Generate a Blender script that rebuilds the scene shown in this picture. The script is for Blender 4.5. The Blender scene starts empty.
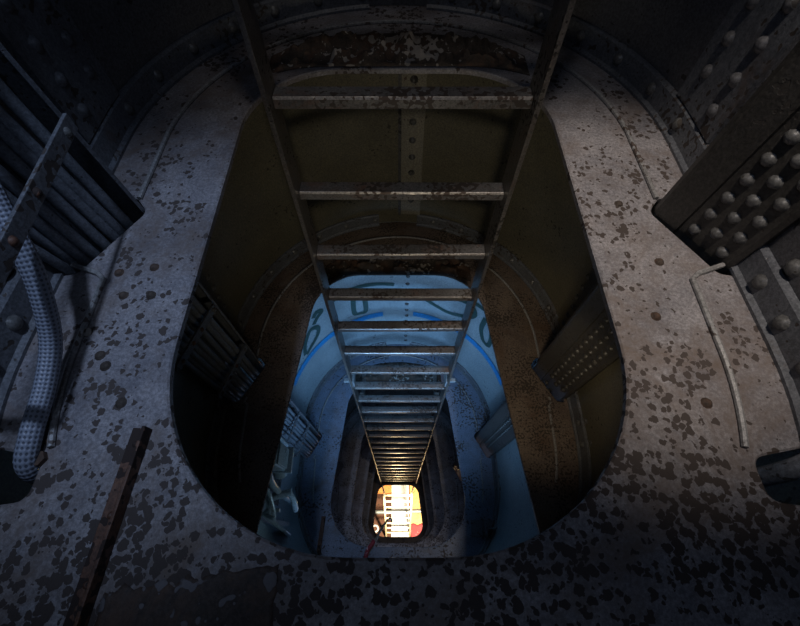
import bpy, math, random
from mathutils import Vector, noise
from mathutils.geometry import tessellate_polygon
random.seed(7)
PI = math.pi
S = 0.6            # metres per shaft unit (one unit = camera height above the first diaphragm)
H = 12.0           # camera height above the ground at the foot of the shaft
def W(X, D, t): return Vector((X*S, D*S, H - t*S))
scn = bpy.context.scene
C = scn.collection

# ------------------------------------------------------------------ camera
cd = bpy.data.cameras.new('camera'); cam = bpy.data.objects.new('camera', cd); C.objects.link(cam)
cam.location = (0, 0, H); cam.rotation_euler = (math.radians(29.3), 0, 0)
cd.sensor_width = 36; cd.lens = 403/800*36; cd.shift_x = 2/800; cd.clip_start = 0.02
scn.camera = cam
scn.view_settings.view_transform = 'Standard'; scn.view_settings.look = 'None'
scn.view_settings.gamma = 1; scn.view_settings.use_curve_mapping = False
scn.view_settings.exposure = 0.0

# ------------------------------------------------------------------ world and lights
w = bpy.data.worlds.new('world'); scn.world = w; w.use_nodes = True
w.node_tree.nodes['Background'].inputs[0].default_value = (0.25, 0.4, 0.8, 1)
w.node_tree.nodes['Background'].inputs[1].default_value = 0.03

def lamp(name, kind, loc, aim, col, power, size=0.1, cone=60, blend=0.6, sy=None):
    l = bpy.data.lights.new(name, kind); o = bpy.data.objects.new(name, l); C.objects.link(o)
    o.location = loc; l.color = col; l.energy = power
    if aim is not None:
        o.rotation_euler = (Vector(aim) - Vector(loc)).to_track_quat('-Z', 'Y').to_euler()
    if kind == 'SPOT': l.spot_size = math.radians(cone); l.spot_blend = blend; l.shadow_soft_size = size
    elif kind == 'AREA':
        l.size = size; l.shape = 'RECTANGLE' if sy else 'SQUARE'
        if sy: l.size_y = sy
    else: l.shadow_soft_size = size
    return o
# two hatches high above the camera let daylight down the two sides of the shaft
lamp('hatch_light_right', 'SPOT', W(0.55, 0.75, -2.4), W(0.76, 0.80, 1.0), (1.0, 0.88, 0.78), 105, 0.05, 27, 0.8)
lamp('hatch_light_left', 'SPOT', W(-0.40, 0.8, -2.4), W(-0.68, 0.62, 1.0), (0.50, 0.66, 1.0), 76, 0.05, 29, 1.0)
lamp('ladder_fill', 'SPOT', W(0.05, 0.75, -2.6), W(0.03, 1.7, 1), (0.95, 0.88, 0.82), 17, 0.10, 34, 0.9)  # unseen fill spot added to brighten rung tops and the far lip
lamp('upper_wall_fill', 'POINT', W(-0.12, 0.15, -0.9), None, (0.50, 0.66, 1.0), 2.3, 0.10)  # unseen fill light added so the upper walls are not black
# unseen fill spots added to brighten the second chamber's far wall and right deck
lamp('chamber_fill', 'SPOT', W(0.1, -0.35, 1.25), W(0.15, 2.0, 2.1), (1.0, 0.88, 0.68), 9.5, 0.08, 90, 1.0)
lamp('chamber_floor_fill', 'SPOT', W(0.45, 0.3, 1.25), W(0.92, 1.0, 2.57), (1.0, 0.80, 0.55), 4.5, 0.05, 58, 0.7)
# daylight from an access door in the near wall of the third chamber
lamp('door_daylight', 'AREA', W(0.0, -0.44, 3.3), W(0, 1.9, 4.3), (0.27, 0.56, 1.0), 6.5, 0.5, sy=0.3).data.spread = math.radians(85)
lamp('pipework_fill', 'SPOT', W(0.15, -0.2, 3.0), W(-0.95, .35, 3.2), (0.55, 0.82, 1.0), 2.6, 0.05, 55, 0.9)  # fill spot added to brighten the left pipework
# unseen point lights filling the lower chambers
lamp('lower_fill', 'POINT', W(0.0, -0.1, 6.0), None, (0.45, 0.6, 1.0), 2.0, 0.1)
lamp('lower_fill_deep', 'POINT', W(-0.1, 0.1, 8.6), None, (0.5, 0.62, 1.0), 1.6, 0.1)
# warm daylight at the open foot of the shaft
lamp('foot_sunlight', 'SPOT', (0.45, -0.1, 3.5), (0.1, 0.75, 0), (1.0, 0.82, 0.54), 1900, 0.1, 75, 0.6)
lamp('foot_glow', 'SPOT', (0.0, 0.2, 3.2), (0.01, 0.90, 5.4), (1.0, 0.70, 0.34), 120, 0.10, 25, 0.8)

# ------------------------------------------------------------------ materials
def newmat(name):
    m = bpy.data.materials.new(name); m.use_nodes = True
    nt = m.node_tree; return m, nt, nt.nodes, nt.links, nt.nodes['Principled BSDF']
def ramp(N, stops):
    r = N.new('ShaderNodeValToRGB'); e = r.color_ramp.elements
    e[0].position, e[0].color = stops[0][0], (*stops[0][1], 1)
    e[1].position, e[1].color = stops[-1][0], (*stops[-1][1], 1)
    for p, c in stops[1:-1]:
        k = e.new(p); k.color = (*c, 1)
    return r
def steel(name, base, base2, flake, amount=0.5, fscale=9.0, rust=None, rust_amt=0.0, rough=0.5, metal=0.0, bump=0.35, flakebump=0.5, wear=False):
    """painted steel: mottled paint, hard-edged flaked patches, soft rust"""
    m, nt, N, L, B = newmat(name)
    tc = N.new('ShaderNodeNewGeometry').outputs['Position']
    def noi(scale, det=4, rg=0.6, dist=0.0):
        n = N.new('ShaderNodeTexNoise'); n.inputs['Scale'].default_value = scale
        n.inputs['Detail'].default_value = det; n.inputs['Roughness'].default_value = rg
        n.inputs['Distortion'].default_value = dist; L.new(tc, n.inputs['Vector']); return n.outputs['Fac']
    def mx(f, a, b):
        x = N.new('ShaderNodeMix'); x.data_type = 'RGBA'
        for s_, v in ((0, f), (6, a), (7, b)):
            if isinstance(v, tuple): x.inputs[s_].default_value = (*v, 1)
            elif isinstance(v, float): x.inputs[s_].default_value = v
            else: L.new(v, x.inputs[s_])
        return x.outputs[2]
    def math_(op, a, b):
        x = N.new('ShaderNodeMath'); x.operation = op
        for i, v in enumerate((a, b)):
            if isinstance(v, (int, float)): x.inputs[i].default_value = v
            else: L.new(v, x.inputs[i])
        return x.outputs[0]
    mott = ramp(N, [(0.35, (0, 0, 0)), (0.65, (1, 1, 1))]); L.new(noi(7, 8, 0.75), mott.inputs[0])
    col = mx(mott.outputs[0], base, base2)
    fine = ramp(N, [(0.40, (0.62, 0.62, 0.62)), (0.62, (1.15, 1.15, 1.15))]); L.new(noi(170, 3, 0.8), fine.inputs[0])
    mul = N.new('ShaderNodeMix'); mul.data_type = 'RGBA'; mul.blend_type = 'MULTIPLY'; mul.inputs[0].default_value = 1
    L.new(col, mul.inputs[6]); L.new(fine.outputs[0], mul.inputs[7]); col = mul.outputs[2]
    if rust:
        rr = ramp(N, [(0.62 - rust_amt*0.35, (0, 0, 0)), (0.78 - rust_amt*0.25, (1, 1, 1))]); L.new(noi(5.3, 9, 0.8, 0.4), rr.inputs[0])
        col = mx(rr.outputs[0], col, rust)
    # flaked patches
    big = noi(6.5, 2, 0.5); small = noi(fscale*6, 1.2, 0.4, 0.0)
    v = math_('ADD', math_('MULTIPLY', big, 0.55), math_('MULTIPLY', small, 0.62))
    if wear:   # foot traffic has flaked more paint along the near side
        sp = N.new('ShaderNodeSeparateXYZ'); L.new(tc, sp.inputs[0])
        mr = N.new('ShaderNodeMapRange'); mr.interpolation_type = 'SMOOTHSTEP'; L.new(sp.outputs[1], mr.inputs[0])
        mr.inputs[1].default_value = .42; mr.inputs[2].default_value = -.10; mr.inputs[3].default_value = 0; mr.inputs[4].default_value = .055
        v = math_('ADD', v, mr.outputs[0])
    th = 0.86 - amount*0.42
    if wear:   # separate coin-sized flakes: cells whose size follows the local density
        wp = N.new('ShaderNodeTexNoise'); wp.inputs['Scale'].default_value = 110; wp.inputs['Detail'].default_value = 2; L.new(tc, wp.inputs['Vector'])
        vm = N.new('ShaderNodeVectorMath'); vm.operation = 'MULTIPLY_ADD'; vm.inputs[1].default_value = (.012, .012, .012)
        L.new(wp.outputs['Color'], vm.inputs[0]); L.new(tc, vm.inputs[2])
        cv = N.new('ShaderNodeTexVoronoi'); cv.inputs['Scale'].default_value = 88; L.new(vm.outputs[0], cv.inputs['Vector'])
        sc = N.new('ShaderNodeSeparateColor'); L.new(cv.outputs['Color'], sc.inputs[0])
        br = N.new('ShaderNodeMapRange'); L.new(noi(9, 3, .6), br.inputs[0])
        br.inputs[1].default_value = .38; br.inputs[2].default_value = .68; br.inputs[3].default_value = .04; br.inputs[4].default_value = .95
        dn = math_('ADD', br.outputs[0], math_('MULTIPLY', mr.outputs[0], 9.5))
        sz = math_('MULTIPLY', math_('SUBTRACT', dn, sc.outputs[0]), 1.3)
        v = math_('SUBTRACT', math_('MINIMUM', sz, .62), cv.outputs['Distance']); th = 0.0
    fr = ramp(N, [(th, (0, 0, 0)), (th + (0.03 if wear else 0.012), (1, 1, 1))]); L.new(v, fr.inputs[0])
    # scattered pits
    vo = N.new('ShaderNodeTexVoronoi'); vo.inputs['Scale'].default_value = 75; L.new(tc, vo.inputs['Vector'])
    pit = ramp(N, [(0.10, (1, 1, 1)), (0.16, (0, 0, 0))]); L.new(vo.outputs['Distance'], pit.inputs[0])
    pn = ramp(N, [(0.50, (0, 0, 0)), (0.56, (1, 1, 1))]); L.new(noi(11, 2), pn.inputs[0])
    fl = math_('MAXIMUM', fr.outputs[0], math_('MULTIPLY', pit.outputs[0], pn.outputs[0]))
    col = mx(fl, col, flake)
    L.new(col, B.inputs['Base Color'])
    rg = math_('ADD', math_('MULTIPLY', fl, 0.25), rough); L.new(rg, B.inputs['Roughness'])
    B.inputs['Metallic'].default_value = metal
    hgt = math_('SUBTRACT', math_('ADD', math_('MULTIPLY', noi(60, 6, 0.7), 0.8), math_('MULTIPLY', noi(14, 3), 0.8)), math_('MULTIPLY', fl, flakebump))
    bp = N.new('ShaderNodeBump'); bp.inputs['Strength'].default_value = bump; bp.inputs['Distance'].default_value = 0.004
    L.new(hgt, bp.inputs['Height']); L.new(bp.outputs[0], B.inputs['Normal'])
    return m
M = {}
M['deck'] = steel('flaked_deck_paint', (0.36, 0.34, 0.345), (0.17, 0.165, 0.18), (0.058, 0.044, 0.038), 0.50, 14, (0.14, 0.105, 0.085), 0.5, 0.5, wear=True)
M['deck_brown'] = steel('brown_flaked_deck_paint', (0.20, 0.155, 0.12), (0.13, 0.10, 0.085), (0.05, 0.038, 0.03), 0.52, 20, (0.09, 0.05, 0.03), 0.4, 0.55)
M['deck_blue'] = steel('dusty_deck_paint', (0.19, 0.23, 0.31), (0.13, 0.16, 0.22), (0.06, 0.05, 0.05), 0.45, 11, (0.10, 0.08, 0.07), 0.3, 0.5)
M['wall'] = steel('dark_wall_paint', (0.12, 0.12, 0.125), (0.09, 0.09, 0.10), (0.035, 0.032, 0.03), 0.30, 9, None, 0, 0.42, 0, 0.2)
M['wall_olive'] = steel('olive_grey_wall_paint', (0.15, 0.135, 0.092), (0.115, 0.105, 0.072), (0.045, 0.04, 0.03), 0.25, 12, None, 0, 0.45, 0, 0.15)
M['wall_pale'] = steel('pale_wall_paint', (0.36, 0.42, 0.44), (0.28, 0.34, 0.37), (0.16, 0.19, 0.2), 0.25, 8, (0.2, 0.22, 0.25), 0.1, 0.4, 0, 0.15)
M['wall_low'] = steel('dark_grey_wall_paint', (0.10, 0.10, 0.10), (0.07, 0.07, 0.07), (0.03, 0.028, 0.026), 0.5, 9, None, 0, 0.5, 0, 0.2)  # plain dark grey, also used on seam bars, strap rivets and the pipework plate
M['strap'] = steel('olive_strap_light_tone', (0.26, 0.24, 0.19), (0.20, 0.19, 0.15), (0.08, 0.055, 0.045), 0.25, 12, None, 0, 0.4)  # paler than the olive wall: light catching the strap is put into its colour
M['edge'] = steel('bare_worn_edge', (0.50, 0.47, 0.44), (0.36, 0.32, 0.29), (0.10, 0.07, 0.055), 0.45, 14, None, 0, 0.3, 0.3)
M['trim'] = steel('painted_angle', (0.15, 0.16, 0.175), (0.10, 0.105, 0.12), (0.05, 0.04, 0.035), 0.42, 12, (0.09, 0.06, 0.045), 0.2, 0.38)
M['bead'] = steel('weld_bead_paint', (0.33, 0.33, 0.33), (0.22, 0.21, 0.20), (0.08, 0.06, 0.05), 0.45, 14, None, 0, 0.35)
M['column'] = steel('grey_column_paint', (0.062, 0.058, 0.052), (0.045, 0.042, 0.038), (0.04, 0.035, 0.03), 0.35, 12, None, 0, 0.4)
M['rivet'] = steel('rivet_paint', (0.155, 0.155, 0.15), (0.11, 0.11, 0.11), (0.06, 0.05, 0.04), 0.35, 14, None, 0, 0.33)
M['rail'] = steel('ladder_rail_paint', (0.17, 0.155, 0.14), (0.12, 0.108, 0.10), (0.035, 0.03, 0.025), 0.4, 14, (0.12, 0.06, 0.03), 0.2, 0.35, 0.3)
M['rung'] = steel('worn_rung_steel', (0.19, 0.185, 0.18), (0.115, 0.105, 0.10), (0.055, 0.042, 0.035), 0.50, 12, (0.16, 0.075, 0.04), 0.30, 0.35, 0.1)
M['rust'] = steel('rusted_iron', (0.15, 0.07, 0.04), (0.09, 0.045, 0.03), (0.03, 0.018, 0.014), 0.6, 12, (0.24, 0.11, 0.05), 0.3, 0.6)
M['crust'] = steel('rust_crust', (0.08, 0.06, 0.045), (0.045, 0.035, 0.028), (0.30, 0.27, 0.24), 0.42, 9, (0.14, 0.065, 0.035), 0.4, 0.8, 0, 0.8)
M['stain'] = steel('rust_scale', (0.085, 0.065, 0.055), (0.06, 0.045, 0.038), (0.17, 0.16, 0.165), 0.52, 9, (0.12, 0.07, 0.045), 0.3, 0.7, 0, 0.6)
M['cable'] = steel('cable_jacket', (0.20, 0.22, 0.25), (0.15, 0.165, 0.19), (0.05, 0.05, 0.05), 0.3, 14, None, 0, 0.4, 0, 0.1)
M['box'] = steel('junction_box_paint', (0.34, 0.40, 0.42), (0.25, 0.30, 0.33), (0.10, 0.10, 0.10), 0.35, 12, None, 0, 0.4)
M['galv'] = steel('galvanised_pipe', (0.40, 0.45, 0.47), (0.3, 0.34, 0.36), (0.12, 0.11, 0.10), 0.3, 12, None, 0, 0.35, 0.3)
M['graffiti'] = steel('dark_green_spray_paint', (0.03, 0.075, 0.07), (0.04, 0.09, 0.085), (0.06, 0.11, 0.11), 0.3, 12, None, 0, 0.5, 0, 0.1)
M['stripe'] = steel('bright_blue_paint', (0.03, 0.30, 0.65), (0.03, 0.24, 0.55), (0.06, 0.14, 0.3), 0.35, 12, None, 0, 0.3, 0, 0.1)
M['ground'] = steel('red_brown_ground', (0.14, 0.06, 0.035), (0.09, 0.04, 0.03), (0.04, 0.025, 0.02), 0.45, 4, None, 0, 0.9)
M['white'] = steel('white_board_paint', (0.80, 0.80, 0.82), (0.7, 0.7, 0.72), (0.45, 0.42, 0.42), 0.2, 6, None, 0, 0.5)
M['orange'] = steel('orange_sheet_paint', (0.75, 0.22, 0.05), (0.7, 0.3, 0.06), (0.5, 0.1, 0.05), 0.3, 6, None, 0, 0.6)
M['yellow'] = steel('yellow_sheet_paint', (0.80, 0.62, 0.22), (0.8, 0.45, 0.12), (0.65, 0.2, 0.08), 0.45, 6, None, 0, 0.6)
M['red'] = steel('red_cloth', (0.45, 0.05, 0.06), (0.35, 0.06, 0.08), (0.7, 0.5, 0.5), 0.3, 8, None, 0, 0.8)
M['gangway'] = steel('pale_yellow_paint', (0.78, 0.74, 0.52), (0.7, 0.64, 0.42), (0.3, 0.25, 0.15), 0.25, 12, None, 0, 0.5)
M['tan'] = steel('tan_webbing', (0.42, 0.36, 0.25), (0.32, 0.26, 0.18), (0.15, 0.1, 0.08), 0.3, 14, None, 0, 0.7)
def braid_material():
    m, nt, N, L, B = newmat('braided_sleeve')
    uv = N.new('ShaderNodeUVMap'); sp = N.new('ShaderNodeSeparateXYZ'); L.new(uv.outputs[0], sp.inputs[0])
    def lin(a, b):
        x = N.new('ShaderNodeMath'); x.operation = 'MULTIPLY'; x.inputs[1].default_value = a; L.new(sp.outputs[0], x.inputs[0])
        y = N.new('ShaderNodeMath'); y.operation = 'MULTIPLY_ADD'; y.inputs[1].default_value = b; L.new(sp.outputs[1], y.inputs[0]); L.new(x.outputs[0], y.inputs[2])
        s = N.new('ShaderNodeMath'); s.operation = 'SINE'; L.new(y.outputs[0], s.inputs[0]); return s.outputs[0]
    p = N.new('ShaderNodeMath'); p.operation = 'MULTIPLY'
    L.new(lin(2*PI*7, 2*PI*75), p.inputs[0]); L.new(lin(2*PI*7, -2*PI*75), p.inputs[1])
    r = ramp(N, [(0.12, (0.25, 0.28, 0.34)), (0.55, (0.085, 0.095, 0.12))]); L.new(p.outputs[0], r.inputs[0])
    L.new(r.outputs[0], B.inputs['Base Color']); B.inputs['Roughness'].default_value = 0.45
    b = N.new('ShaderNodeBump'); b.invert = True; b.inputs['Strength'].default_value = 0.6; b.inputs['Distance'].default_value = 0.001
    L.new(p.outputs[0], b.inputs['Height']); L.new(b.outputs[0], B.inputs['Normal'])
    return m
M['braid'] = braid_material()

# ------------------------------------------------------------------ mesh helpers
class MB:
    def __init__(s): s.v = []; s.f = []; s.uv = {}
    def add(s, vs, fs):
        o = len(s.v); s.v += [Vector(v) for v in vs]; s.f += [tuple(i+o for i in f) for f in fs]; return s
    def box(s, c, hx, hy, hz, ax=(1,0,0), ay=(0,1,0), az=(0,0,1)):
        c = Vector(c); ax, ay, az = Vector(ax).normalized()*hx, Vector(ay).normalized()*hy, Vector(az).normalized()*hz
        vs = [c + a*ax + b*ay + d*az for a in (-1,1) for b in (-1,1) for d in (-1,1)]
        return s.add(vs, [(0,1,3,2),(4,6,7,5),(0,4,5,1),(2,3,7,6),(0,2,6,4),(1,5,7,3)])
    def bar(s, a, b, wx, wy, up=(0,0,1)):
        a, b = Vector(a), Vector(b); d = (b-a); l = d.length; d.normalize()
        x = Vector(up).cross(d)
        if x.length < 1e-4: x = Vector((1,0,0))
        x.normalize(); y = d.cross(x)
        return s.box((a+b)/2, wx/2, wy/2, l/2, x, y, d)
    def tube(s, pts, r, n=10, cap=True, uv=False):
        pts = [Vector(p) for p in pts]; o = len(s.v); m = len(pts); ref = None; ln = 0
        for i, p in enumerate(pts):
            d = (pts[min(i+1,m-1)] - pts[max(i-1,0)]).normalized()
            if ref is None:
                ref = Vector((0,0,1)) if abs(d.z) < .9 else Vector((0,1,0))
            x = (ref - d*ref.dot(d)).normalized(); ref = x; y = d.cross(x)
            if i: ln += (p-pts[i-1]).length
            for k in range(n):
                a = 2*PI*k/n; s.v.append(p + (x*math.cos(a)+y*math.sin(a))*r)
                s.uv[len(s.v)-1] = (k/n, ln)
        for i in range(m-1):
            for k in range(n):
                s.f.append((o+i*n+k, o+i*n+(k+1)%n, o+(i+1)*n+(k+1)%n, o+(i+1)*n+k))
        if cap:
            s.f.append(tuple(o+k for k in range(n))[::-1]); s.f.append(tuple(o+(m-1)*n+k for k in range(n)))
        return s
    def prism(s, poly, path):
        """sweep a polygon: path = list of functions mapping a 2-D point to 3-D"""
        n = len(poly); o = len(s.v)
        for fn in path: s.v += [Vector(fn(p)) for p in poly]
        for i in range(len(path)-1):
            for k in range(n): s.f.append((o+i*n+k, o+i*n+(k+1)%n, o+(i+1)*n+(k+1)%n, o+(i+1)*n+k))
        s.f.append(tuple(o+k for k in range(n))[::-1]); s.f.append(tuple(o+(len(path)-1)*n+k for k in range(n)))
        return s
    def mesh(s, name, mat, origin, smooth=False):
        me = bpy.data.meshes.new(name); o = Vector(origin)
        me.from_pydata([v-o for v in s.v], [], s.f); me.materials.append(mat)
        if s.uv:
            u = me.uv_layers.new(name='UVMap')
            for p in me.polygons:
                ks = [s.uv.get(me.loops[li].vertex_index, (0,0)) for li in p.loop_indices]
                wrap = max(k[0] for k in ks) - min(k[0] for k in ks) > .5
                for li, k in zip(p.loop_indices, ks): u.data[li].uv = (k[0] + (1 if wrap and k[0] < .5 else 0), k[1])
        import bmesh
        bm = bmesh.new(); bm.from_mesh(me); bmesh.ops.recalc_face_normals(bm, faces=bm.faces); bm.to_mesh(me); bm.free()
        if smooth:
            for p in me.polygons: p.use_smooth = True
            me.set_sharp_from_angle(angle=math.radians(40))
        return me
ORG = {}
def link(name, me, origin, parent=None):
    o = bpy.data.objects.new(name, me); C.objects.link(o); ORG[o.name] = Vector(origin)
    if parent is not None:
        o.parent = parent; o.location = Vector(origin) - ORG[parent.name]
    else: o.location = origin
    return o
def obj(name, mb, mat, parent=None, origin=None, smooth=False, bevel=0):
    if origin is None:
        n = len(mb.v); c = sum(mb.v, Vector())/n; origin = Vector((c.x, c.y, min(v.z for v in mb.v)))
    o = link(name, mb.mesh(name, mat, origin, smooth), origin, parent)
    if bevel:
        b = o.modifiers.new('bevel', 'BEVEL'); b.width = bevel; b.segments = 2; b.limit_method = 'ANGLE'; b.angle_limit = math.radians(50)
    return o
def tag(o, label, cat, group=None, kind=None):
    o['label'] = label; o['category'] = cat
    if group: o['group'] = group
    if kind: o['kind'] = kind
    return o
def thing(name, loc, label, cat, group=None):
    o = link(name, None, loc); return tag(o, label, cat, group)
def struct(o, label=None):
    o['kind'] = 'structure'
    if label: o['label'] = label
    return o

# ------------------------------------------------------------------ plan of the shaft
def RR(t): return 1.04 if t <= 1 else (1.04 + .10*(t-1)/1.57 if t < 2.57 else 1.14)
def cf(t): return 2.32 - RR(t)
def cn(t): return -0.58 + RR(t)
def ring(t, inset, a0=-180, a1=180, step=5):
    """points round the inside of the shell; angle 0 = right side, 90 = far, -90 = near. returns (X, D, nx, ny)"""
    R = RR(t) - inset; out = []; a = a0
    while a <= a1 + 1e-6:
        c, s_ = math.cos(math.radians(a)), math.sin(math.radians(a))
        if abs(a) < 1e-6:
            out += [(R, cn(t), -1, 0), (R, cf(t), -1, 0)]
        elif abs(a-180) < 1e-6: out += [(-R, cf(t), 1, 0)]
        elif abs(a+180) < 1e-6: out += [(-R, cn(t), 1, 0)]
        elif a > 0: out.append((R*c, cf(t)+R*s_, -c, -s_))
        else: out.append((R*c, cn(t)+R*s_, -c, -s_))
        a += step
    return out
def rpoly(cs, seg=10):
    """rounded polygon from (x, y, radius)"""
    out = []; n = len(cs)
    for i in range(n):
        p = Vector(cs[i][:2]); a = (Vector(cs[i-1][:2])-p).normalized(); b = (Vector(cs[(i+1)%n][:2])-p).normalized()
        r = cs[i][2]; ang = a.angle(b); d = r/math.tan(ang/2); c = p + (a+b).normalized()*(r/math.sin(ang/2))
        s0 = p+a*d-c; s1 = p+b*d-c; tot = s0.angle(s1); sg = 1 if s0.cross(s1) > 0 else -1; a0 = math.atan2(s0.y, s0.x)
        for k in range(seg+1):
            t = a0 + sg*tot*k/seg; out.append((c.x+r*math.cos(t), c.y+r*math.sin(t)))
    return out
def shift(t):
    """drift of the wall-mounted columns as the shell widens"""
    if t <= 1: return (min(.035, .07*(1-t)), 0)
    if t <= 2.57: k = (t-1)/1.57; return (.085*k, .085*k)
    return (.085 + .02*min(1, (t-2.57)/2.4), .085 + .06*min(1, (t-2.57)/2.4))

rivet_src = {}
def rivet_mesh(r, h=None, mat='rivet'):
    k = (r, mat)
    if k not in rivet_src:
        mb = MB(); n = 10; h = h or r*0.75
        rows = [(1.12, 0), (1.0, .12), (.82, .6), (.45, .92)]
        vs = []
        for rr, hh in rows: vs += [(r*rr*math.cos(2*PI*i/n), r*rr*math.sin(2*PI*i/n), h*hh) for i in range(n)]
        fs = [(j*n+i, j*n+(i+1)%n, (j+1)*n+(i+1)%n, (j+1)*n+i) for j in range(3) for i in range(n)]
        vs.append((0, 0, h)); fs += [(3*n+i, 3*n+(i+1)%n, 4*n) for i in range(n)]
        mb.add(vs, fs)
        me = bpy.data.meshes.new('rivet'); me.from_pydata([Vector(v) for v in mb.v], [], mb.f); me.materials.append(M[mat])
        for p in me.polygons: p.use_smooth = True
        rivet_src[k] = me
    return rivet_src[k]
def rivet(p, nrm, r, parent, name='rivet', mat='rivet'):
    o = link(name, rivet_mesh(r, None, mat), p, parent)
    o.rotation_euler = Vector(nrm).to_track_quat('Z', 'Y').to_euler(); return o
def rivets_joined(ps, r, parent, mat='rivet'):
    mb = MB(); me = rivet_mesh(r, None, mat)
    for p, nrm in ps:
        q = Vector(nrm).to_track_quat('Z', 'Y'); mb.add([Vector(p)+q @ v.co for v in me.vertices], [tuple(pl.vertices) for pl in me.polygons])
    o = obj('rivet_rows', mb, M[mat], parent, smooth=True); o['kind'] = 'stuff'; return o

# ------------------------------------------------------------------ shell walls
def wall_part(name, t0, t1, a0, a1, mat, n=8, label=None):
    mb = MB(); rows = []
    ts = [t0 + (t1-t0)*i/n for i in range(n+1)]
    for ins in (0, -.03):
        for t in ts:
            rows.append([W(x, d, t) for x, d, _, _ in ring(t, ins, a0, a1, 3)])
    m = len(rows[0]); o = 0; mb.v = [v for r in rows for v in r]; K = len(ts)
    for s_ in (0, 1):
        for i in range(K-1):
            for k in range(m-1):
                b = (s_*K+i)*m+k; mb.f.append((b, b+1, b+m+1, b+m))
    for i in range(K-1):
        for k in (0, m-1): a = i*m+k; b = (K+i)*m+k; mb.f.append((a, a+m, b+m, b))
    for i in (0, K-1):
        for k in range(m-1): a = i*m+k; b = (K+i)*m+k; mb.f.append((a, a+1, b+1, b))
    return struct(obj(name, mb, M[mat], smooth=True), label)
T = [1.0, 2.57, 5.0, 7.24, 9.5, 11.6, 13.5]           # diaphragm levels
walls = {}
sections = [('camera', -3.0, 1.0, 'wall'), ('second', 1.0, 2.57, 'wall_olive'), ('third', 2.57, 5.0, 'wall_pale'), ('low', 5.0, 13.52, 'wall_low')]
desc = {'camera': 'dark painted', 'second': 'olive grey', 'third': 'pale blue-grey', 'low': 'dark grey'}
for key, t0, t1, mat in sections:
    for nm, a0, a1 in (('wall_far', 12, 168), ('wall_right', -78, 12), ('wall_left', 168, 180), ('wall_near', -102, -78)):
        if nm == 'wall_left': continue
        walls[nm, key] = wall_part(nm, t0, t1, a0, a1, mat, 8, f"{desc[key]} steel shell of the {key if key!='low' else 'lower'} chamber")
    # left wall wraps 168..180 then -180..-102
    mb = MB(); n = 8; K = n+1; rows = []
    for ins in (0, -.03):
        for i in range(K):
            t = t0 + (t1-t0)*i/n
            pts = ring(t, ins, 168, 180, 3) + ring(t, ins, -180, -102, 3)
            rows.append([W(p[0], p[1], t) for p in pts])
    m = len(rows[0]); mb.v = [v for r in rows for v in r]
    for s_ in (0, 1):
        for i in range(K-1):
            for k in range(m-1): b = (s_*K+i)*m+k; mb.f.append((b, b+1, b+m+1, b+m))
    for i in range(K-1):
        for k in (0, m-1): a = i*m+k; b = (K+i)*m+k; mb.f.append((a, a+m, b+m, b))
    for i in (0, K-1):
        for k in range(m-1): a = i*m+k; b = (K+i)*m+k; mb.f.append((a, a+1, b+1, b))
    walls['wall_left', key] = struct(obj('wall_left', mb, M[mat], smooth=True), f"{desc[key]} steel shell of the {key if key!='low' else 'lower'} chamber")

# ------------------------------------------------------------------ diaphragm plates
HOLE1 = rpoly([(-.607, -.035, .5), (.607, -.035, .5), (.607, 1.77, .38), (-.607, 1.77, .38)], 16)
HOLE2 = rpoly([(-.845, -.42, .3), (.845, -.42, .3), (.60, 1.79, .36), (-.60, 1.79, .36)], 16)
HOLE3 = rpoly([(-.815, -.075, .46), (.815, -.075, .46), (.60, 1.79, .36), (-.60, 1.79, .36)], 16)
HOLE7 = rpoly([(-.76, .06, .30), (.76, .06, .30), (.60, 1.46, .30), (-.60, 1.46, .30)], 12)
def cutA(side, t):
    dx, dy = shift(t); dx = dx*.8
    p = rpoly([(.834+dx, .948+dy, .035), (.968+dx, .70+dy, .03), (1.015+dx, .69+dy, .01), (1.015+dx, 1.01+dy, .01), (.885+dx, 1.01+dy, .03)], 6)
    return [(side*x, y) for x, y in p]
def cutB(side, t):
    dx, dy = shift(t); dx = dx*.8
    p = rpoly([(.842+dx, .168+dy, .03), (.975+dx, .192+dy, .005), (.935+dx, .062+dy, .005), (.842+dx, .075+dy, .03)], 6)
    return [(side*x, y) for x, y in p]
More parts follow.
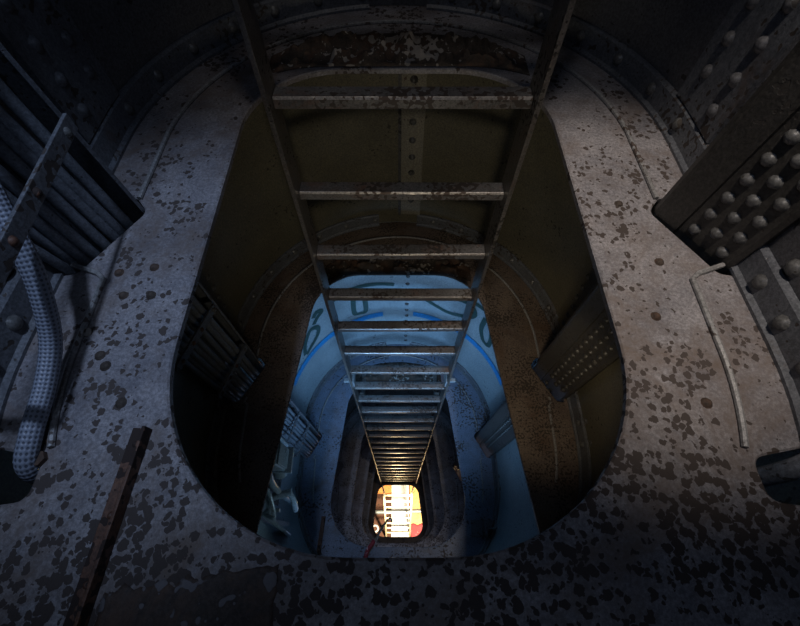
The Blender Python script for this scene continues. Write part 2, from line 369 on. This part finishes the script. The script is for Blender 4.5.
def plate(t, hole, mat, i, label):
    th = .022
    outer = [(p[0], p[1]) for p in ring(t, 0.004, -180, 180, 4)]
    loops = [outer, hole, cutA(1, t), cutA(-1, t)]
    if i == 0: loops += [cutB(1, t), cutB(-1, t)]
    def grow(l, e):      # widen an opening by e: the flat face stops short of the chamfered edge
        ar = sum(l[k-1][0]*l[k][1]-l[k][0]*l[k-1][1] for k in range(len(l))); sg = 1 if ar > 0 else -1; out = []
        for k in range(len(l)):
            a, b = l[k-1], l[(k+1) % len(l)]; dx, dy = b[0]-a[0], b[1]-a[1]; q = math.hypot(dx, dy) or 1
            out.append((l[k][0]+sg*dy/q*e, l[k][1]-sg*dx/q*e))
        return out
    tops = [loops[0]] + [grow(l, .005) for l in loops[1:]]
    flat = [p for l in loops for p in l]; ftop = [p for l in tops for p in l]
    tris = tessellate_polygon([[Vector((x, y, 0)) for x, y in l] for l in tops])
    mb = MB(); n = len(flat)
    mb.v = [W(x, y, t) for x, y in ftop] + [W(x, y, t+.004) for x, y in flat] + [W(x, y, t+th) for x, y in flat]
    for tr in tris: mb.f += [tuple(tr), tuple(k+2*n for k in tr[::-1])]
    o = 0
    for l in loops:
        for k in range(len(l)):
            a, b = o+k, o+(k+1) % len(l); mb.f += [(a, b, b+n, a+n), (a+n, b+n, b+2*n, a+2*n)]
        o += len(l)
    pl = struct(obj('floor', mb, M[mat], origin=W(0, 0, t)), label)
    # shell angle: upright leg against the wall and a short toe on the plate
    prof = [(.001, 0), (.038, 0), (.038, .010), (.026, .02), (.020, .097), (.012, .105), (.001, .105)]
    for pr in (ring(t, 0, -90, 0, 4.5) + ring(t, 0, 4, 82, 3), ring(t, 0, 98, 179, 3) + ring(t, 0, 180, 180, 1) + ring(t, 0, -180, -90, 4.5)):
        rows = [[W(x+nx*a, d+ny*a, t-b-.0005) for a, b in prof] for x, d, nx, ny in pr]
        mb = MB(); q = len(prof); mb.v = [v for r in rows for v in r]
        for k in range(len(rows)-1):
            for j in range(q): mb.f.append((k*q+j, k*q+(j+1) % q, (k+1)*q+(j+1) % q, (k+1)*q+j))
        mb.f.append(tuple(range(q))); mb.f.append(tuple((len(rows)-1)*q+j for j in range(q)))
        obj('edge_angle', mb, M['trim'], pl, smooth=True)
    # weld bead inset from the shell
    def bead(pts):
        obj('weld_bead', MB().tube([W(x, d, t-.006) for x, d in pts], .0048, 7), M['bead'], pl, smooth=True)
    ins = .17; c = cf(t)
    a_start = -12
    far = [(p[0], p[1]) for p in ring(t, ins, 4, 176, 4)]
    dx, dy = shift(t)
    bead([(RR(t)-ins, 1.00+dy)] + far + [(-(RR(t)-ins), 1.00+dy)])
    for sd in (1, -1):
        y1 = .69+dy; y0 = .185+dy
        bead([(sd*.985, y1+.035), (sd*(RR(t)-ins+.03), y1+.005), (sd*(RR(t)-ins+.005), y1-.015), (sd*(RR(t)-ins), cn(t))] +
             [(sd*p[0], p[1]) for p in ring(t, ins, -22, 0, 2)[::-1] if p[1] < cn(t) and p[1] > y0])
    # rivets on the angle
    rv = []
    for k in range(15):
        a = 2.0 + 12.2*k
        x, d, nx, ny = [p for p in ring(t, .020, a, a+.01, 1)][0]
        if abs(x - .1) > .12: rv.append((W(x, d, t-.058), (nx, ny, 0)))
    for sd in (1, -1):
        for k in range(7): rv.append((W(sd*(RR(t)-.020), .50 + .13*k if k < 2 else .50-.13*(k-1), t-.055), (-sd, 0, 0)))
        for k in range(5): rv.append((W(sd*(RR(t)-.0), .62-.13*k, t-.135), (-sd, 0, 0)))
        for a in (-18, -30, -42, -54, -66):
            x, d, nx, ny = ring(t, .020, a, a+.01, 1)[0]; rv.append((W(sd*x, d, t-.058), (sd*nx, ny, 0)))
    rv = [r for r in rv if True]
    if i < 3:
        for p, nrm in rv: rivet(p, nrm, .0138, pl)
    else: rivets_joined(rv, .0125, pl)
    return pl
mats = ['deck', 'deck_brown', 'deck_blue', 'deck', 'deck', 'deck', 'deck_brown']
labs = ['flaking grey steel deck plate with a long rounded hole, nearest the camera', 'brown flaking deck plate, second one down',
        'blue-lit dusty deck plate, third one down', 'fourth deck plate down', 'fifth deck plate down', 'sixth deck plate down', 'lowest deck plate around the bright opening']
plates = []
for i, t in enumerate(T):
    plates.append(plate(t, HOLE1 if i == 0 else (HOLE7 if i == 6 else (HOLE2 if i == 1 else HOLE3)), mats[i], i, labs[i]))
# flat rivet heads and old bolts let into the first deck
for x, d in ((-.80,.43), (-.775,.40), (-.84,.21), (-.84,.70), (-.74,.72), (-.72,.62), (-.80,.62), (-.86,.50), (-.70,.30), (.74,.98), (.78,.30), (.73,.55), (.80,.74)):
    rivet(W(x, d, 1.0), (0, 0, 1), .008, plates[0], 'bolt_head', 'crust')
nut = MB(); nut.prism([(math.cos(PI*k/3), math.sin(PI*k/3)) for k in range(6)], [lambda p, h=h: W(-.845, .165, 1)+Vector((p[0]*.011, p[1]*.011, h)) for h in (0, .008)])
obj('bolt_head', nut, M['crust'], plates[0])
# thick scab of rust along the far lip of the holes
for i in (0, 1, 2):
    t = T[i]; mb = MB(); nx_, ny_ = 90, 12
    for j in range(ny_+1):
        for k in range(nx_+1):
            u = k/nx_*2-1; v = j/ny_; x = u*.56; d0 = 1.785 + (-.0 if abs(u) < .5 else -(abs(u)-.5)**2*.28)
            d = d0 + v*(.27 - .12*u*u); e = min(1, 5*v, 5*(1-v), 6*(1-abs(u)))
            h = (.012 + .020*noise.noise(Vector((x*14, d*14, t))) + .014*noise.noise(Vector((x*45, d*45, t))))*max(e, 0) + .001
            mb.v.append(W(x, d, t-max(h, .0005)/S))
    for j in range(ny_):
        for k in range(nx_): a = j*(nx_+1)+k; mb.f.append((a, a+1, a+nx_+2, a+nx_+1))
    o = obj('rust_crust', mb, M['crust'], plates[i], smooth=True)
    so = o.modifiers.new('solid', 'SOLIDIFY'); so.thickness = .001

pt = MB()
for j in range(13):
    for k in range(31):
        u, v = k/30, j/12
        x = -.60 + .35*u + .012*noise.noise(Vector((v*9, u, 1))); d = -.045 - .10*(1-u)*.5 - .13*v + .018*noise.noise(Vector((u*14, v*3, 4)))
        pt.v.append(W(x, d, 1.0) + Vector((0, 0, .0006 + .0016*abs(noise.noise(Vector((u*12, v*8, 2))))*(1 if 0 < j < 12 and 0 < k < 30 else 0))))
for j in range(12):
    for k in range(30): a = j*31+k; pt.f.append((a, a+1, a+32, a+31))
obj('rust_scale', pt, M['stain'], plates[0], smooth=True).modifiers.new('solid', 'SOLIDIFY').thickness = .0005
# ------------------------------------------------------------------ vertical straps on the shell
def at_s(t, ins, a):
    """like ring, for one angle; below 0 or above 180 it runs on along the straight side walls"""
    if a < 0: return (RR(t)-ins, cf(t)+a*PI/180*RR(t), -1, 0)
    if a > 180: return (-(RR(t)-ins), cf(t)-(a-180)*PI/180*RR(t), 1, 0)
    return ring(t, ins, a, a+.01, 1)[0] if abs(a) > .01 and abs(a-180) > .01 else ring(t, ins, a+.02, a+.03, 1)[0]
def strap(key, t0, t1, a0, a1, mat, rivs, pitch, thick=.016, single=True):
    """riveted butt strap between angles a0..a1"""
    par = walls[('wall_far', key)]
    mb = MB(); n = 5; rows = []
    for t in (t0, (t0+t1)/2, t1):
        pr = [at_s(t, 0, a0+(a1-a0)*k/n) for k in range(n+1)]
        rows.append([W(p[0], p[1], t) for p in pr] + [W(p[0]+p[2]*thick, p[1]+p[3]*thick, t) for p in pr[::-1]])
    q = len(rows[0]); mb.v = [v for r in rows for v in r]
    for k in range(2):
        for j in range(q): mb.f.append((k*q+j, k*q+(j+1) % q, (k+1)*q+(j+1) % q, (k+1)*q+j))
    mb.f.append(tuple(range(q))); mb.f.append(tuple(2*q+j for j in range(q)))
    st = obj('butt_strap', mb, M[mat], par, smooth=True)
    ps = []
    for ci, a in enumerate(rivs):
        t = t0 + .07 + (pitch/2 if ci % 2 else 0)
        while t < t1-.05:
            x, d, nx, ny = at_s(t, thick, a); ps.append((W(x, d, t), (nx, ny, 0))); t += pitch
    return st, ps
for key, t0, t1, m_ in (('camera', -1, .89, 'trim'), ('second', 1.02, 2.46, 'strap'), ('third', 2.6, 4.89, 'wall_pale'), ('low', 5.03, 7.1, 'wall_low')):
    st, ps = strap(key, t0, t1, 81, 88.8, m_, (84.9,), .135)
    if key == 'low': rivets_joined(ps, .011, st)
    else:
        for p, nv in ps: rivet(p, nv, .0135, st, mat='wall_low')
    # raised seam bar at the strap's left edge
    x, d, nx, ny = ring(t0, .012, 89.4, 89.41, 1)[0]; x2, d2, _, _ = ring(t1, .012, 89.4, 89.41, 1)[0]
    obj('seam_bar', MB().bar(W(x, d, t0), W(x2, d2, t1), .012, .026, up=(0,1,0)), M['wall_low' if key != 'third' else m_], walls['wall_far', key])
for key, t0, t1, m_ in (('camera', -1, .89, 'trim'), ('second', 1.02, 2.46, 'wall_olive'), ('third', 2.6, 4.89, 'wall_pale')):
    for rg, rr_ in (((-7.5, 7.5), (3.8, -3.5)), ((172.5, 187.5), (176.2, 183.5))):
        st, ps = strap(key, t0, t1, rg[0], rg[1], m_, rr_, .10)
        if key == 'camera':
            for p, nv in ps: rivet(p, nv, .0125, st, mat='wall')
        else: rivets_joined(ps, .011, st)

# ------------------------------------------------------------------ third chamber: painted stripe and spray paint on the shell
def ribbon(pts, width, name, mat, par, off=.006, closed=False):
    """flat painted stroke following the shell; pts are (angle, t)"""
    sm = []; n = len(pts)
    for i in range(n-1):
        p0, p1, p2, p3 = pts[max(i-1, 0)], pts[i], pts[i+1], pts[min(i+2, n-1)]
        for k in range(6):
            u = k/6; sm.append(tuple(.5*(2*p1[j]+(-p0[j]+p2[j])*u+(2*p0[j]-5*p1[j]+4*p2[j]-p3[j])*u*u+(-p0[j]+3*p1[j]-3*p2[j]+p3[j])*u**3) for j in (0, 1)))
    sm.append(pts[-1]); mb = MB()
    R = 1.14
    for i, (a, t) in enumerate(sm):
        a2, t2 = sm[min(i+1, len(sm)-1)]; a1, t1 = sm[max(i-1, 0)]
        ds = (a2-a1)*PI/180*R; dt = t2-t1; l = math.hypot(ds, dt) or 1
        for sg in (-1, 1):
            aa = a + sg*(-dt/l)*width/2/R*180/PI; tt = t + sg*(ds/l)*width/2
            x, d, nx, ny = ring(tt, off, aa, aa+.01, 1)[0]; mb.v.append(W(x, d, tt))
    for i in range(len(sm)-1): mb.f.append((2*i, 2*i+1, 2*i+3, 2*i+2))
    o = obj(name, mb, M[mat], par); return o
wf = walls['wall_far', 'third']
g = [[(114.7,3.62),(115.4,3.93),(112.1,3.98),(108.8,3.97),(108.4,3.70)],
     [(138.6,3.55),(135.7,3.50),(133.1,3.55),(136.6,3.60),(139.5,3.66)],
     [(151,4.0),(149.5,3.87),(145.0,3.74),(141.3,3.70),(137.9,3.78),(139.6,3.89),(144.5,3.97),(150.3,4.02)],
     [(128,3.52),(120,3.47),(113.2,3.45),(106.8,3.46),(100.5,3.48),(92,3.52)],
     [(78,3.68),(73.9,3.76),(67.6,3.83),(61.3,3.86),(54.4,3.80),(49.2,3.72),(46.2,3.60),(48.5,3.50),(54,3.50),(60,3.54),(67,3.60),(74,3.66)],
     [(39.8,3.52),(40.2,3.74),(36.6,3.91),(32.6,3.89),(33.2,3.70),(36.8,3.54),(39.8,3.52)],
     [(68,3.50),(60,3.46),(50,3.42),(42,3.40)]]
for s_ in g: ribbon(s_, .058, 'spray_paint_stroke', 'graffiti', wf)
for a0, a1 in ((13, 81), (99, 167)):
    ribbon([(a0+(a1-a0)*k/8, 4.12) for k in range(9)], .10, 'blue_stripe', 'stripe', wf, off=.008)

# ------------------------------------------------------------------ riveted corner column on the right
def col_poly(t):
    dx, dy = shift(t)
    return [(x+dx, y+dy) for x, y in ((.850,.945), (.853,.932), (.893,.868), (.905,.872), (.990,.722), (1.004,.712), (1.030,.722), (1.030,.995), (.885,.995), (.856,.965))]
col = thing('riveted_column', W(1.0, .95, 13.4), 'dark riveted steel column rising through the deck plates along the right wall', 'column')
mb = MB(); ts = [-3, .5, 1, 2.57, 5, 13.4]; rows = [[W(x, y, t) for x, y in col_poly(t)] for t in ts]
q = len(rows[0]); mb.v = [v for r in rows for v in r]
for k in range(len(ts)-1):
    for j in range(q): mb.f.append((k*q+j, k*q+(j+1) % q, (k+1)*q+(j+1) % q, (k+1)*q+j))
mb.f.append(tuple(range(q))); mb.f.append(tuple((len(ts)-1)*q+j for j in range(q)))
obj('column_plate', mb, M['column'], col, bevel=.0015)
nf = Vector((-.15, -.085, 0)).normalized()
for r_, (fx) in enumerate((.20, .50, .80)):
    t = -.55 + .033*(r_ % 2)
    while t < (4.9 if r_ < 2 else 2.5):
        if min(abs(t-1.01), abs(t-2.58)) > .03:
            p = col_poly(t); a, b = Vector(p[3]), Vector(p[4]); c = a.lerp(b, fx)
            rivet(W(c.x, c.y, t), nf, .0105, col, mat='rivet' if t < 1 else 'column')
        t += .066

# ------------------------------------------------------------------ ladder
LX = .018; RUNG0 = .9575; STEP = .4825; LD = 1.5
lad = thing('ladder', W(LX, LD, 12.6), 'long steel ladder running down through every deck hole, brown painted rails and worn rungs', 'ladder')
for sd in (-1, 1):
    mb = MB().box((W(LX+sd*.508, LD-.02, -1.2)+W(LX+sd*.508, LD-.02, 12.6))/2, .006, .043, 13.8*S/2)
    obj('rail', mb, M['rail'], lad, bevel=.0015)
rm = MB(); hw = .497*S; a = .021
b_ = .014
rm.prism([(-a*1.15, -b_*.6), (-a, -b_), (a, -b_), (a*1.15, -b_*.6), (a*1.15, b_), (-a*1.15, b_)], [lambda p, x=x: Vector((x, p[0], p[1])) for x in (-hw, hw)])
rme = rm.mesh('rung', M['rung'], (0, 0, 0)); rme.materials.append(M['edge'])
for p in rme.polygons:
    if abs(p.normal.y) > .3 and abs(p.normal.z) > .3: p.material_index = 1
for i in range(-4, 25):
    o = link('rung', rme, W(LX, LD, RUNG0+STEP*i), lad)
    o.rotation_euler = (PI + random.uniform(-.04, .04), 0, random.uniform(-.006, .006))
    b = o.modifiers.new('bevel', 'BEVEL'); b.width = .001; b.segments = 1
for sd in (-1, 1):      # splice clamps
    tt = RUNG0+STEP*7-.22
    mb = MB().box(W(LX+sd*.508, LD-.0, tt), .014, .040, .045); obj('splice_clamp', mb, M['galv'], lad, bevel=.003)
    mb = MB().box(W(LX+sd*.508+sd*.05, LD-.02, tt), .022, .012, .014); obj('clamp_bolt', mb, M['galv'], lad, bevel=.003)
for tl in (T[2],):
    for sd in (-1, 1):
        mb = MB().bar(W(LX+sd*.46, LD+.05, tl-.03), W(LX+sd*.46, 1.92, tl-.03), .03, .008)
        mb.bar(W(LX+sd*.46, LD+.05, tl-.03), W(LX+sd*.46, LD+.05, tl-.25), .03, .008, up=(0, 1, 0))
        obj('stand_off_bracket', mb, M['rail'], lad)

# ------------------------------------------------------------------ left cable tray and cables
def lp(x, d, t): s_ = shift(t); return W(-(x+s_[0]), d+s_[1], t)
def mirpath(x, d, t0=-2.6, t1=5.6, wob=0, seed=0):
    rnd = random.Random(seed); out = []; t = t0
    while t <= t1+1e-6:
        out.append(lp(x + wob*math.sin(t*2.1+seed), d + wob*math.cos(t*1.7+seed*2), t)); t += .2
    return out
tray = thing('cable_tray', lp(.9, .8, 5.6), 'dark steel cable tray with cross straps running down the left wall', 'cable tray')
def sweep_rect(x0, y0, x1, y1, t0=-2.6, t1=5.6):
    mb = MB(); rows = []; ts = [t0, .5, 1, 2.57, 5, t1]
    ax, ay = x1-x0, y1-y0; l = math.hypot(ax, ay); nx, ny = -ay/l*.012, ax/l*.012
    for t in ts: rows.append([lp(x0, y0, t), lp(x1, y1, t), lp(x1+nx, y1+ny, t), lp(x0+nx, y0+ny, t)])
    mb.v = [v for r in rows for v in r]
    for k in range(len(ts)-1):
        for j in range(4): mb.f.append((k*4+j, k*4+(j+1) % 4, (k+1)*4+(j+1) % 4, (k+1)*4+j))
    mb.f += [(0, 1, 2, 3), (20, 21, 22, 23)]
    return mb
obj('side_rail', sweep_rect(.848, .945, .888, .985), M['trim'], tray, bevel=.001)
obj('side_rail', sweep_rect(.888, .985, .985, .975), M['trim'], tray, bevel=.001)
for k, t in enumerate((.16, .66, 1.18, 1.66, 2.18, 2.80, 3.3, 3.8, 4.3)):
    far_end = .30 if t < 1 else .62
    a = lp(.815 if t < 1 else .838, .935, t); b = lp(.765 if t < 1 else .93, far_end, t)
    mb = MB().bar(a, b, .006, .027); st = obj('cross_strap', mb, M['trim'], tray, bevel=.001)
    for u in (.07, .40, .62, .9):
        p = a.lerp(b, u); rivet(p+Vector((.003, 0, 0)), (1, 0, 0), .007, st, 'bolt', 'rust' if u > .1 else 'rivet')
    obj('strap_lug', MB().bar(b, b + Vector((-.10 if t < 1 else -.05, 0, 0)), .02, .006), M['trim'], tray)
names_c = ['outermost', 'second', 'third', 'fourth', 'fifth', 'nearest']
for k in range(6):
    x = .885 + .088*k/5; d = .905 - .150*k/5
    pts = mirpath(x, d, wob=.006, seed=k)
    if k in (4, 5): lab = ('black cable nearest the shell in the left tray bundle', 'black cable on the near edge of the left tray bundle')[k-4]
    else: lab = ('black cable against the tray side rail on the left', 'black cable second from the side rail of the left tray', 'black cable third from the side rail of the left tray', 'black cable fourth from the side rail of the left tray')[k]
    if k == 4: lab = 'black cable fifth from the side rail of the left tray'
    tag(obj('cable', MB().tube(pts, .0098, 10), M['cable'], smooth=True), lab, 'cable', 'cables in the left tray')
for k in range(3):      # cables bowed out nearer the camera
    pts = []
    t = -.7
    while t <= 5.61:
        bow = max(0, 1-t)**1.3
        pts.append(lp((.985, 1.0, .998)[k] - .03*bow*(k > 0), (.83, .745, .710)[k] - bow*(0, .10, .22)[k], t)); t += .1
    tag(obj('cable', MB().tube(pts, .0085, 10), M['cable'], smooth=True), ('dark cable running behind the front row of the left tray bundle', 'slack cable bowed slightly forward beside the left tray bundle', 'slack cable bowed furthest forward beside the braided hose')[k], 'cable', 'slack cables on the left')
# braided hose
hp = [(.90,1.12,-.10), (.895,.95,.20), (.89,.80,.42), (.878,.66,.62), (.850,.565,.735), (.845,.51,.805), (.858,.43,.90), (.862,.33,.945), (.862,.215,.965), (.868,.15,1.0), (.88,.135,1.10), (.90,.13,1.3), (.92,.13,1.7)]
def smooth3(p, n=8):
    out = []
    for i in range(len(p)-1):
        a, b, c, d = p[max(i-1,0)], p[i], p[i+1], p[min(i+2, len(p)-1)]
        for k in range(n):
            u = k/n; out.append(tuple(.5*(2*b[j]+(-a[j]+c[j])*u+(2*a[j]-5*b[j]+4*c[j]-d[j])*u*u+(-a[j]+3*b[j]-3*c[j]+d[j])*u**3) for j in range(3)))
    return out + [p[-1]]
hs = smooth3(hp)
tag(obj('braided_hose', MB().tube([W(-x, d, t) for x, d, t in hs], .0142, 18, uv=True), M['braid'], smooth=True),
    'grey braided hose curving down into the small opening at the left', 'hose')
# dark cable going down the small opening at the right
pr_ = smooth3([(1.0,.35,.55), (.985,.25,.75), (.955,.17,.93), (.915,.14,1.02), (.90,.13,1.3), (.92,.13,1.7)])
tag(obj('cable', MB().tube([W(x, d, t) for x, d, t in pr_], .0135, 12), M['cable'], smooth=True), 'dark hose entering the small opening at the right edge', 'hose')

# ------------------------------------------------------------------ rusty angle bars on the decks
def rusty_angle(t, x0, d0, x1, d1, label, w_=.045, h_=.035):
    a, b = W(x0, d0, t), W(x1, d1, t); th = thing('angle_bar', a, label, 'angle bar')
    dr = (b-a).normalized(); sx = dr.cross(Vector((0, 0, 1))).normalized()
    if sx.x > 0: sx = -sx
    wv = w_*S; hv = h_*S
    pol = [(0, 0), (wv, 0), (wv, .005), (.006, .005), (.005, hv), (0, hv)]
    obj('angle_section', MB().prism(pol, [lambda p, q_=q_: q_ + sx*p[0] + Vector((0, 0, p[1])) for q_ in (a, b)]), M['rust'], th, bevel=.0012)
    for u in (.06, .3, .5, .75):
        p = a.lerp(b, u) + sx*wv*.55 + Vector((0, 0, .005)); rivet(p, (0, 0, 1), .0045, th, 'bolt_head', 'rust')
rusty_angle(1.0, -.600, .235, -.625, -.40, 'rusty brown angle bar lying on the nearest deck at lower left')
rusty_angle(5.0, -.80, .22, -.83, -.22, 'small rusty bar on the blue deck below the pipework')

# ------------------------------------------------------------------ pipework and junction box, third chamber, left wall
jb = thing('junction_box', W(-1.02, .45, 3.3), 'pale grey junction box with pipes and clamps on the left wall of the blue chamber', 'junction box')
obj('box_body', MB().box(W(-.93, .52, 3.02), .06, .05, .085), M['box'], jb, bevel=.006)
obj('box_lid', MB().box(W(-.826, .52, 3.02), .006, .042, .075), M['box'], jb, bevel=.003)
obj('box_flange', MB().box(W(-.90, .52, 3.19), .065, .055, .008), M['galv'], jb, bevel=.002)
obj('pipe_neck', MB().tube([W(-.90, .50, 3.19), W(-.90, .44, 3.30)], .032, 16), M['galv'], jb, smooth=True)
obj('mounting_rail', MB().bar(W(-1.08, .12, 2.85), W(-1.08, .12, 4.4), .04, .03, up=(0, 1, 0)), M['box'], jb)
obj('cross_pipe', MB().tube([W(-1.04, .24, 3.22), W(-.78, .30, 3.22)], .016, 12), M['galv'], jb, smooth=True)
for k in range(4):
    p = [W(-1.02+.05*k, .46-.05*k, 2.72), W(-1.0+.05*k, .38-.04*k, 2.9), W(-.93+.03*k, .28-.05*k, 3.05), W(-.93-.02*k, .16, 3.30), W(-.98+.03*k, .10-.02*k, 3.7), W(-1.03, .05, 4.3)]
    pts = smooth3([tuple(v) for v in p]); obj('conduit', MB().tube(pts, .009, 9), M['galv'], jb, smooth=True)
p = smooth3([tuple(W(-.86, .62, 2.75)), tuple(W(-.84, .58, 2.66)), tuple(W(-.84, .44, 2.72)), tuple(W(-.86, .34, 2.95)), tuple(W(-.88, .30, 3.3)), tuple(W(-.95, .3, 3.9))])
obj('conduit_bend', MB().tube(p, .014, 12), M['galv'], jb, smooth=True)
obj('elbow', MB().tube([W(-.80, .30, 3.22), W(-.78, .26, 3.3), W(-.80, .20, 3.5)], .013, 12), M['galv'], jb, smooth=True)
obj('wall_plate', MB().box(W(-1.115, .40, 3.35), .008, .2, .45), M['wall_low'], jb)  # dark colour stands in for the shaded gaps between the pipes
for k in range(5):      # saddle clamps and short stubs crowding the pipework
    obj('saddle_clamp', MB().box(W(-.985+.012*k, .47-.07*k, 2.86+.13*k), .028, .008, .012), M['galv'], jb, bevel=.002)
for k in range(3):
    obj('pipe_stub', MB().tube([W(-1.06, .60+.06*k, 2.9+.1*k), W(-.93, .58+.06*k, 2.95+.1*k), W(-.92, .56+.06*k, 3.25+.1*k)], .010, 10), M['box'], jb, smooth=True)
# foot bracket on the right of the blue deck
fb = thing('foot_bracket', W(.90, .1, 5.0), 'small dark bracket standing on the right side of the blue deck', 'bracket')
obj('base_plate', MB().box(W(.93, .10, 4.985), .08, .05, .008), M['trim'], fb)
obj('gusset', MB().box(W(.93, .10, 4.88), .005, .045, .055), M['trim'], fb)
obj('gusset', MB().box(W(.99, .10, 4.88), .04, .005, .055), M['trim'], fb)

# tan strap hanging over the near lip of the third deck
sp_ = smooth3([tuple(W(-.33, -.16, 4.985)), tuple(W(-.30, -.10, 4.975)), tuple(W(-.27, -.06, 4.96)), tuple(W(-.24, .0, 5.05)), tuple(W(-.20, .10, 5.4)), tuple(W(-.13, .22, 5.9)), tuple(W(-.1, .26, 6.6)), tuple(W(-.1, .24, 7.2))])
hs_ = thing('webbing_strap', W(-.33, -.16, 5.0), 'tan strap with a red end hanging over the near lip of the blue deck', 'strap')
obj('strap_band', MB().tube(sp_, .008, 8), M['tan'], hs_, smooth=True)
obj('red_end', MB().tube(smooth3([tuple(W(-.345, -.18, 4.98)), tuple(W(-.32, -.10, 4.95)), tuple(W(-.27, -.04, 4.93)), tuple(W(-.265, -.02, 4.96))]), .013, 8), M['red'], hs_, smooth=True)

# ------------------------------------------------------------------ foot of the shaft
gb = MB().box((0, 1.0, -.05), 3.5, 3.5, .05); gnd = obj('floor', gb, M['ground']); struct(gnd, 'red-brown ground at the open foot of the shaft')
tag(obj('white_board', MB().box((.06, .75, .02), .235, 1.1, .018), M['white'], bevel=.003), 'long white board lying on the ground under the lower ladder', 'board')
tag(obj('orange_sheet', MB().box((-.40, 1.42, .015), .22, .34, .012), M['orange'], bevel=.003), 'orange sheet on the ground left of the white board', 'sheet')
tag(obj('yellow_sheet', MB().box((.62, .95, .015), .30, .75, .012), M['yellow'], bevel=.003), 'yellow and orange stained sheet right of the white board', 'sheet')
rc = MB(); 
for j in range(9):
    for k in range(9):
        rc.v.append(Vector((.33+.045*k+.02*math.sin(j), -.05+.05*j+.02*math.sin(k*1.3), .045+.02*noise.noise(Vector((k*.6, j*.6, 0))))))
for j in range(8):
    for k in range(8): a = j*9+k; rc.f.append((a, a+1, a+10, a+9))
ro = tag(obj('red_cloth', rc, M['red'], smooth=True), 'crumpled red cloth on the ground right of the lower ladder', 'cloth')
ro.modifiers.new('solid', 'SOLIDIFY').thickness = .004
tag(obj('ground_pipe', MB().tube([(-.75, .62, .075), (.85, .65, .075)], .05, 16), M['galv'], smooth=True), 'grey pipe lying across the white board under the lower ladder', 'pipe')
ringm = MB(); n = 20; m_ = 8
for i in range(n):
    for k in range(m_):
        a, b = 2*PI*i/n, 2*PI*k/m_; r = .075+.025*math.cos(b); ringm.v.append(Vector((-.60+r*math.cos(a), .24+r*math.sin(a), .027+.025*math.sin(b))))
for i in range(n):
    for k in range(m_): ringm.f.append((i*m_+k, ((i+1) % n)*m_+k, ((i+1) % n)*m_+(k+1) % m_, i*m_+(k+1) % m_))
tag(obj('rope_ring', ringm, M['white'], smooth=True), 'small white ring lying on the ground left of the lower ladder', 'ring')
l2 = thing('lower_ladder', (0, .06, .04), 'pale yellow sloping ladder in the bright opening at the foot of the shaft', 'ladder')
ta, tb = Vector((0, .84, H-9.55)), Vector((0, .06, .085))
for sd in (-1, 1): obj('rail', MB().bar(ta+Vector((sd*.30, 0, 0)), tb+Vector((sd*.30, 0, 0)), .035, .05), M['gangway'], l2)
for k in range(8):
    c = ta.lerp(tb, (k+.12)/8); obj('rung', MB().bar(c-Vector((.29, 0, 0)), c+Vector((.29, 0, 0)), .03, .022), M['gangway'], l2)
for sd, w_ in ((-1, 'left'), (1, 'right')):
    tag(obj('hanger_bar', MB().bar((sd*.30, .885, H-13.52*S), (sd*.30, .885, ta.z-.02), .03, .02, up=(0, 1, 0)), M['rail']), f'dark hanger bar above the {w_} rail of the lower ladder', 'bar')
